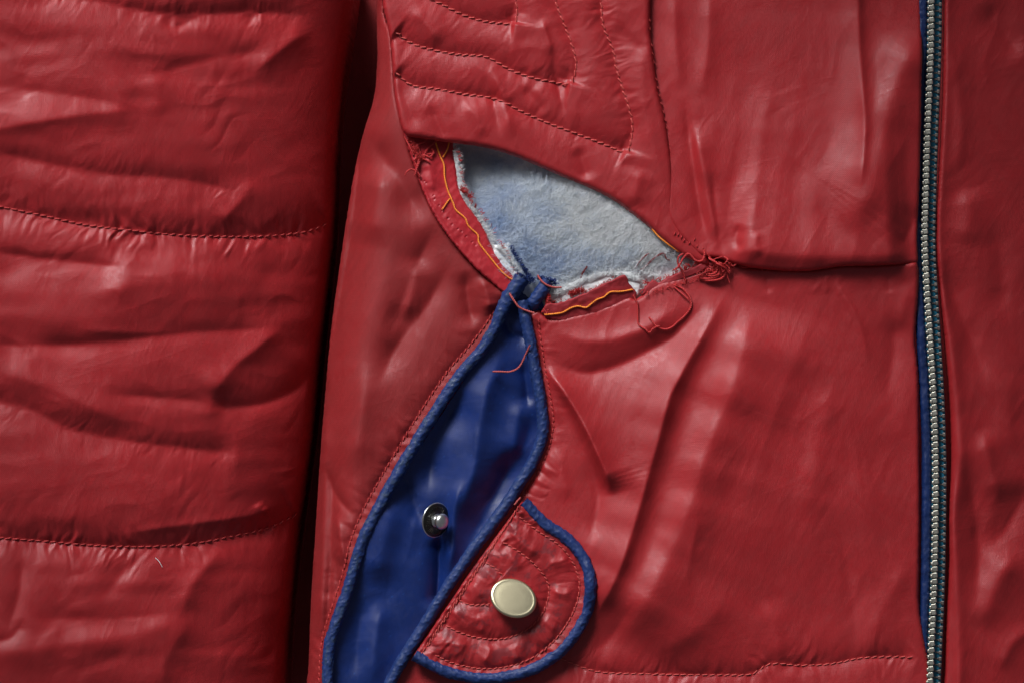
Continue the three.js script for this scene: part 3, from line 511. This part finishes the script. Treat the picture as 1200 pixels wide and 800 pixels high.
add('piping', cord(flapEdge, (x, y) => Math.max(17, lowerZ(x, y) + 3), 7, { k: 11.3, worn: 0.06 }), M.blueCord, flap, 'blue piping round the flap');
{
  const cap = new THREE.Group(); cap.name = 'snap_cap'; cap.position.copy(V(601.5, 699, flapZ(601, 699) + 6.5)); flap.add(cap);
  cap.userData.label = 'pale silver snap cap on the flap';
  const prof = [[0, 4.2], [12, 4.1], [20, 3.9], [23, 3.5], [23.8, 3.8], [25.2, 3.8], [26.8, 3.2], [27.6, 2.2], [27.8, 1.2], [27, 0], [24, -1.5], [20, -4], [12, -9], [11, -20]].map(([r, y]) => new THREE.Vector2(r * S, y * S));
  const m = new THREE.Mesh(new THREE.LatheGeometry(prof, 64), M.capMetal); m.name = 'snap_face'; m.rotation.x = Math.PI / 2; cap.add(m);
  m.geometry.rotateX(Math.PI / 2); m.geometry.scale(1, 0.84, 1); m.geometry.rotateZ(-0.42); m.rotation.x = 0;
  cap.quaternion.setFromUnitVectors(new THREE.Vector3(0, 0, 1), new THREE.Vector3(0.10, 0.37, 0.92).normalize());
}
{
  const stud = new THREE.Group(); stud.name = 'snap_stud'; stud.position.copy(V(511, 609, liningZ(511, 609) + 15)); lining.add(stud);
  stud.userData.label = 'black and silver snap stud on the lining';
  const L = (p, n = 48) => { const g = new THREE.LatheGeometry(p.map(([r, y]) => new THREE.Vector2(r * S, y * S)), n); g.rotateX(Math.PI / 2); return g; };
  const disc = new THREE.Mesh(L([[0, 1.5], [8, 1.5], [12, 2.2], [17, 1.6], [20, 0.2], [20.5, -1.5], [18, -3], [0, -3]]), M.blackMetal); disc.name = 'stud_disc'; stud.add(disc);
  const ridges = []; for (let i = 0; i < 36; i++) { const a = i / 36 * 6.283, g = new RoundedBoxGeometry(6 * S, 1.0 * S, 1.2 * S, 1, 0.4 * S); g.translate(13.6 * S, 0, 2.1 * S); g.rotateZ(a); ridges.push(g); }
  const rg = new THREE.Mesh(mergeGeometries(ridges), M.blackMetal); rg.name = 'stud_ridges'; stud.add(rg);
  const rim = new THREE.Mesh(new THREE.TorusGeometry(20 * S, 0.9 * S, 8, 64), M.chrome); rim.name = 'stud_rim'; rim.position.z = -0.6 * S; stud.add(rim);
  const ball = new THREE.Mesh(L([[0, 16.5], [3.5, 16.2], [7, 14.8], [9, 12.4], [9.6, 10], [8.8, 7.6], [6, 6], [5.4, 4.4], [6.4, 2.6], [8, 1.6]]), M.chrome); ball.name = 'stud_ball'; stud.add(ball);
  stud.quaternion.setFromUnitVectors(new THREE.Vector3(0, 0, 1), new THREE.Vector3(0.66, -0.12, 0.74).normalize());
}

// ================================================================== zip and the front placket on its far side
const zipX = new Run(smooth([1091.5, -40, 1091.5, 0, 1091, 60, 1089.5, 100, 1087, 160, 1085, 230, 1084, 280, 1086, 330, 1090.5, 400, 1094, 460, 1096.5, 530, 1096.5, 600, 1095, 680, 1092.5, 740, 1090, 800, 1088, 850]));
{
  const zipper = new THREE.Group(); zipper.name = 'zipper'; jacket.add(zipper); zipper.userData.label = 'closed zip with silver teeth on dark blue tape';
  const tapeRing = (dx0, dx1) => { const a = [], b = []; for (let u = 0; u < zipX.len; u += 22) { const [x, y] = zipX.at(u); a.push([x + dx0(y) + 0.8 * n2(y / 14, dx0(0), 40), y]); b.unshift([x + dx1(y), y]); } return [...a, ...b].flat(); };
  const flat = (z, k) => (x, y) => z + 1.2 * n2(x / 9, y / 16, k) + 0.6 * n2(x / 4, y / 6, k + 1);
  add('zip_tape', sheet(tapeRing((y) => join(-16, -16, 0, 800, y), () => -4), flat(6, 41), { roll: 5, drop: 6, sharp: true, step: 1.2, tint: blueTint }), M.navyTape, zipper, 'dark blue tape edge beside the teeth');
  add('zip_tape', sheet(tapeRing(() => -6, () => 13), flat(2, 43), { roll: 2, drop: 1, sharp: true, step: 1.6 }), M.tape, zipper, 'teal tape between the teeth rows');
  const gL = mergeGeometries([new RoundedBoxGeometry(6.6 * S, 6.2 * S, 7 * S, 2, 1.2 * S), new RoundedBoxGeometry(3.6 * S, 4.6 * S, 8.4 * S, 2, 1.6 * S).translate(-3.6 * S, -0.8 * S, 0.2 * S)]);
  const gR = mergeGeometries([new RoundedBoxGeometry(4 * S, 5 * S, 5 * S, 2, 1.2 * S), new RoundedBoxGeometry(6 * S, 2.2 * S, 4 * S, 2, 0.8 * S).translate(-3.5 * S, 0, -2.5 * S)]);
  for (let u = 20, i = 0; u < zipX.len - 6; u += 7.3, i++) {
    const [x, y, tx, ty] = zipX.at(u), a = Math.atan2(tx, ty);
    for (const s of [0, 1]) {
      const q = zipX.at(u + (s ? 3.65 : 0)), m = add('zip_tooth', s ? gR : gL, s ? M.toothDark : M.tooth, zipper);
      m.position.copy(V(q[0] + (s ? 10.6 : 0), q[1], s ? 4 : 7)); m.rotation.z = a + rr(-0.05, 0.05) + (s ? 0 : 0.16); m.rotation.x = rr(-0.05, 0.05); m.rotation.y = -0.1;
    }
  }
}
const RP = [];
fold(RP, [1107, -40, 1107, 40, 1106, 120, 1101, 200, 1098, 280, 1104, 340, 1114, 400, 1122, 470, 1125, 540, 1118, 600, 1120, 660, 1124, 765, 1122, 850], 6.4, 10, 5, 5.0, { tap: 0.02 });
fold(RP, [1109, 30, 1120, 90, 1126, 150, 1120, 220], 4.5, 12, 10, 6.0);
fold(RP, [1098, 300, 1118, 346, 1140, 400, 1160, 460], -6.4, 14, 12, 6.0);
fold(RP, [1130, 530, 1142, 580, 1148, 640, 1144, 720], -7.3, 14, 10, 6.0); fold(RP, [1150, 500, 1164, 560, 1176, 590], 6.4, 12, 10, 5.0);
fold(RP, [1130, 220, 1136, 245, 1128, 290], 5.5, 16, 14, 8.0); fold(RP, [1150, 0, 1180, 40, 1200, 70], -5.5, 14, 14, 6.0);
fold(RP, [1200, 640, 1170, 680, 1150, 740], 7.3, 18, 16, 7.0); fold(RP, [1210, 560, 1180, 620, 1150, 650], -6.4, 14, 14, 7.0);
fold(RP, [1160, 250, 1176, 320, 1172, 380], -4.5, 14, 14, 7.0); fold(RP, [1190, 430, 1180, 480, 1190, 540], 3.6, 14, 14, 7.0);
fold(RP, [1220, 735, 1190, 750, 1170, 790], 3.6, 8, 10, 5.0);
const placketZ = (x, y) => 2 + folds(RP, x, y) + crinkle(x, y, 0.9, 380, true) - 14 * ss(1120, 1260, x) + 0.23 * n2(x / 8, y / 70, 18) * ss(-0.2, 0.5, n2(x / 60, y / 70, 189));
add('front_placket', sheet([1105, -60, 1107, 0, 1106, 60, 1105, 120, 1101, 200, 1097.5, 280, 1101, 330, 1108, 400, 1114, 470, 1115.5, 540, 1113, 600, 1113, 660, 1110, 720, 1108, 790, 1106, 860, 1270, 860, 1270, -60], placketZ, { roll: 5, drop: 6, thick: 10 }), M.red, jacket, 'red front edge on the far side of zip');

// ================================================================== loose threads
const topZ = (x, y) => Math.max(y > 302 || x < 780 ? lowerZ(x, y) : -9, x > 835 && y < 312 ? chestZ(x, y) : -9, x < 832 && y < 308 && x > 780 ? quiltZ(x, y) - 3 : -9);
const T = (pts, r, mat, label, name = 'loose_thread') => add(name, strand(pts, r), mat, jacket, label);
const over = (pts, zf, lift) => pts.map(([x, y, dz]) => [x, y, zf(x, y) + lift + (dz ?? 0)]);
T([[790, 317, 16], [795, 312, 20], [800, 303, 20], [806, 298, 20], [815, 306, 18], [822, 306, 18], [825, 299, 17], [824, 293, 15]].map(([x, y, z]) => [x, y, Math.max(z, topZ(x, y) + 2)]), 1.25, M.thread, 'red thread loop at the tear corner');
T([[803, 330, 12], [800, 320, 14], [794, 309, 16], [795, 301, 18], [800, 298, 19]].map(([x, y, z]) => [x, y, Math.max(z, topZ(x, y) + 2)]), 1.15, M.thread);
T([[830, 303, 16], [838, 308, 20], [843, 316, 21], [840, 324, 18], [828, 327, 17], [818, 326, 15]].map(([x, y, z]) => [x, y, topZ(x, y) + (z - 14) * 0.9 + 2]), 1.35, M.thread, 'knotted red threads at the tear corner', 'thread_tangle');
T([[832, 305, 19], [842, 311, 22], [850, 318, 21], [846, 326, 19], [836, 329, 18], [826, 329, 16]].map(([x, y, z]) => [x, y, topZ(x, y) + (z - 14) * 0.9 + 2]), 1.3, M.thread, undefined, 'thread_tangle');
T([[846, 310, 16], [853, 314, 19], [854, 320, 19], [848, 318, 18], [842, 322, 19], [832, 324, 18], [826, 321, 16], [830, 317, 15], [836, 320, 14]].map(([x, y, z]) => [x, y, topZ(x, y) + (z - 14) * 0.9 + 2]), 1.2, M.thread, undefined, 'thread_tangle');
T([[828, 297, 16], [834, 306, 18], [840, 312, 20], [838, 320, 20], [830, 322, 18]].map(([x, y, z]) => [x, y, topZ(x, y) + (z - 14) * 0.9 + 2]), 1.1, M.thread, undefined, 'thread_tangle');
T(over([[789, 334, -1], [800, 339, 1], [808, 350, 1], [809, 360, 0.5], [803, 369, 0.5], [794, 377, 0.5], [786, 384, 0.5], [778, 386, 0.5], [768, 382, 0.5], [762, 374, 1], [760, 372, 1]], lowerZ, 1.4), 1.15, M.thread, 'long curled red thread hanging on front panel');
T(over([[789, 336, 0], [797, 343, 1.6], [806, 351, 2]], lowerZ, 2.4), 1.0, M.thread);
T(over([[742, 346, 2], [746, 356, 1], [747, 370, 0.5], [748, 380, 0.5], [756, 386, 0.5], [760, 390, 1], [765, 385, 1], [772, 382, 1]], lowerZ, 1.6), 1.15, M.thread, 'red thread hanging from the torn hem');
T(over([[621, 404, 20], [616, 415, 12], [608, 430, 8], [598, 435, 7], [586, 435, 7], [577, 435, 7]], () => 0, 0).map(([x, y, z]) => [x, y, Math.max(z, liningZ(x, y) + 3)]), 1.1, M.threadPale, 'short red thread lying on blue lining');
T([[597, 344, 15], [602, 352, 18], [608, 360, 18], [616, 364, 16], [626, 367, 15]], 1.2, M.threadPale, 'red thread across the blue piping');
T([[630, 323, 14], [634, 329, 17], [640, 334, 17], [648, 337, 15], [658, 337, 12]], 1.15, M.threadPale, 'red thread above the blue lining fold');
T([[603, 590, 28], [606, 586, 27], [610, 582, 24]], 1, M.threadPale);
for (const p of [[[474, 160], [480, 172], [484, 182]], [[478, 164], [486, 168], [492, 178], [486, 188]], [[484, 178], [490, 170], [498, 166], [500, 162]], [[496, 186], [500, 176], [508, 168], [512, 164]], [[488, 196], [492, 186], [500, 181], [508, 180], [507, 174]], [[486, 206], [490, 194], [494, 186], [498, 184]], [[475, 206], [477, 202], [483, 199], [490, 203], [492, 208]], [[494, 186], [500, 188], [503, 190]], [[482, 174], [488, 180], [486, 190], [490, 198]], [[498, 182], [504, 184], [508, 178], [505, 174]]]) T(p.map(([x, y], i) => [x, y, stripZ(x, y) + 1.4 + (i % 2) * 1.6 + rr(0, 1.5)]), 1.05, M.thread, undefined, 'torn_seam_thread');
for (let i = 0; i < 9; i++) {                            // fine broken ends curling round the knot
  const x = 836 + rr(-14, 16), y = 317 + rr(-9, 8), a = rr(0, 6.28), L = rr(6, 14), p = [];
  for (let k = 0; k < 4; k++) { const q = a + k * rr(0.3, 1.1), X = x + Math.cos(q) * L * k / 3, Y = y + Math.sin(q) * L * k / 3; p.push([X, Y, topZ(X, Y) + 3 + rr(0, 5)]); }
  T(p, rr(0.55, 0.9), M.thread, undefined, 'thread_tangle');
}
add('thread_fuzz', mergeGeometries([fuzz(new Run([[818, 326], [836, 318], [856, 314]]), (x, y) => topZ(x, y) + 5, 70, { min: 3, max: 9, r: 0.3, side: -1 }), fuzz(new Run([[756, 344], [790, 334], [818, 326]]), (x, y) => topZ(x, y) + 1, 50, { min: 2, max: 6, r: 0.3, side: 1 }), fuzz(new Run([[478, 164], [492, 190]]), (x, y) => stripZ(x, y) + 3, 60, { min: 3, max: 8, r: 0.3, side: -1 })]), M.thread).userData.kind = 'stuff';
for (const p of [[[853, 308], [858, 312], [862, 310]], [[893, 318], [892, 312], [895, 307], [894, 302]], [[866, 312], [872, 314], [878, 313]]]) T(p.map(([x, y], i) => [x, y, 14 + i * 2]), 0.8, M.thread, undefined, 'torn_seam_thread');
for (const [x, y] of [[789, 275], [793, 276], [797, 279], [800, 283], [806, 286], [815, 290], [822, 292], [812, 282]]) T([[x, y + 2, quiltZ(x, y) - 1], [x + 1, y, quiltZ(x, y) + 1.2], [x + 2, y - 3, quiltZ(x, y) + 0.6]], 0.6, M.thread, undefined, 'torn_seam_thread');
// bits that are not sewn to anything
function loose(name, geo, mat, label, category) { const g = add(name, geo, mat, scene, label); g.position.y = HANG; g.userData.category = category; }
loose('thread_scrap', strand([[760, 297], [752, 304], [746, 313], [748, 317], [756, 313], [764, 305], [772, 299], [778, 297], [781, 303], [785, 305]].map(([x, y]) => [x, y, wadZ(x, y) + 4]), 1.0), M.threadBrown, 'dark red looped thread lying on the white wadding', 'thread');
loose('thread_scrap', strand([[680, 327], [683, 320], [688, 312.5]].map(([x, y], i) => [x, y, wadZ(x, y) + 3 + i * 2]), 1.0), M.threadBrown, 'short straight dark red thread end upright on the wadding', 'thread');
loose('lint_fibre', tube([V(182, 653, sleeveZ(182, 653) + 1), V(187, 658, sleeveZ(187, 658) + 1.5), V(190, 664, sleeveZ(190, 664) + 1)], 0.32, 8, 5), M.whiteEdge, 'tiny white lint fibre clinging below the lower sleeve seam', 'lint');

scene.traverse((o) => { if (o.isMesh) o.castShadow = o.receiveShadow = true; });
renderer.render(scene, camera);
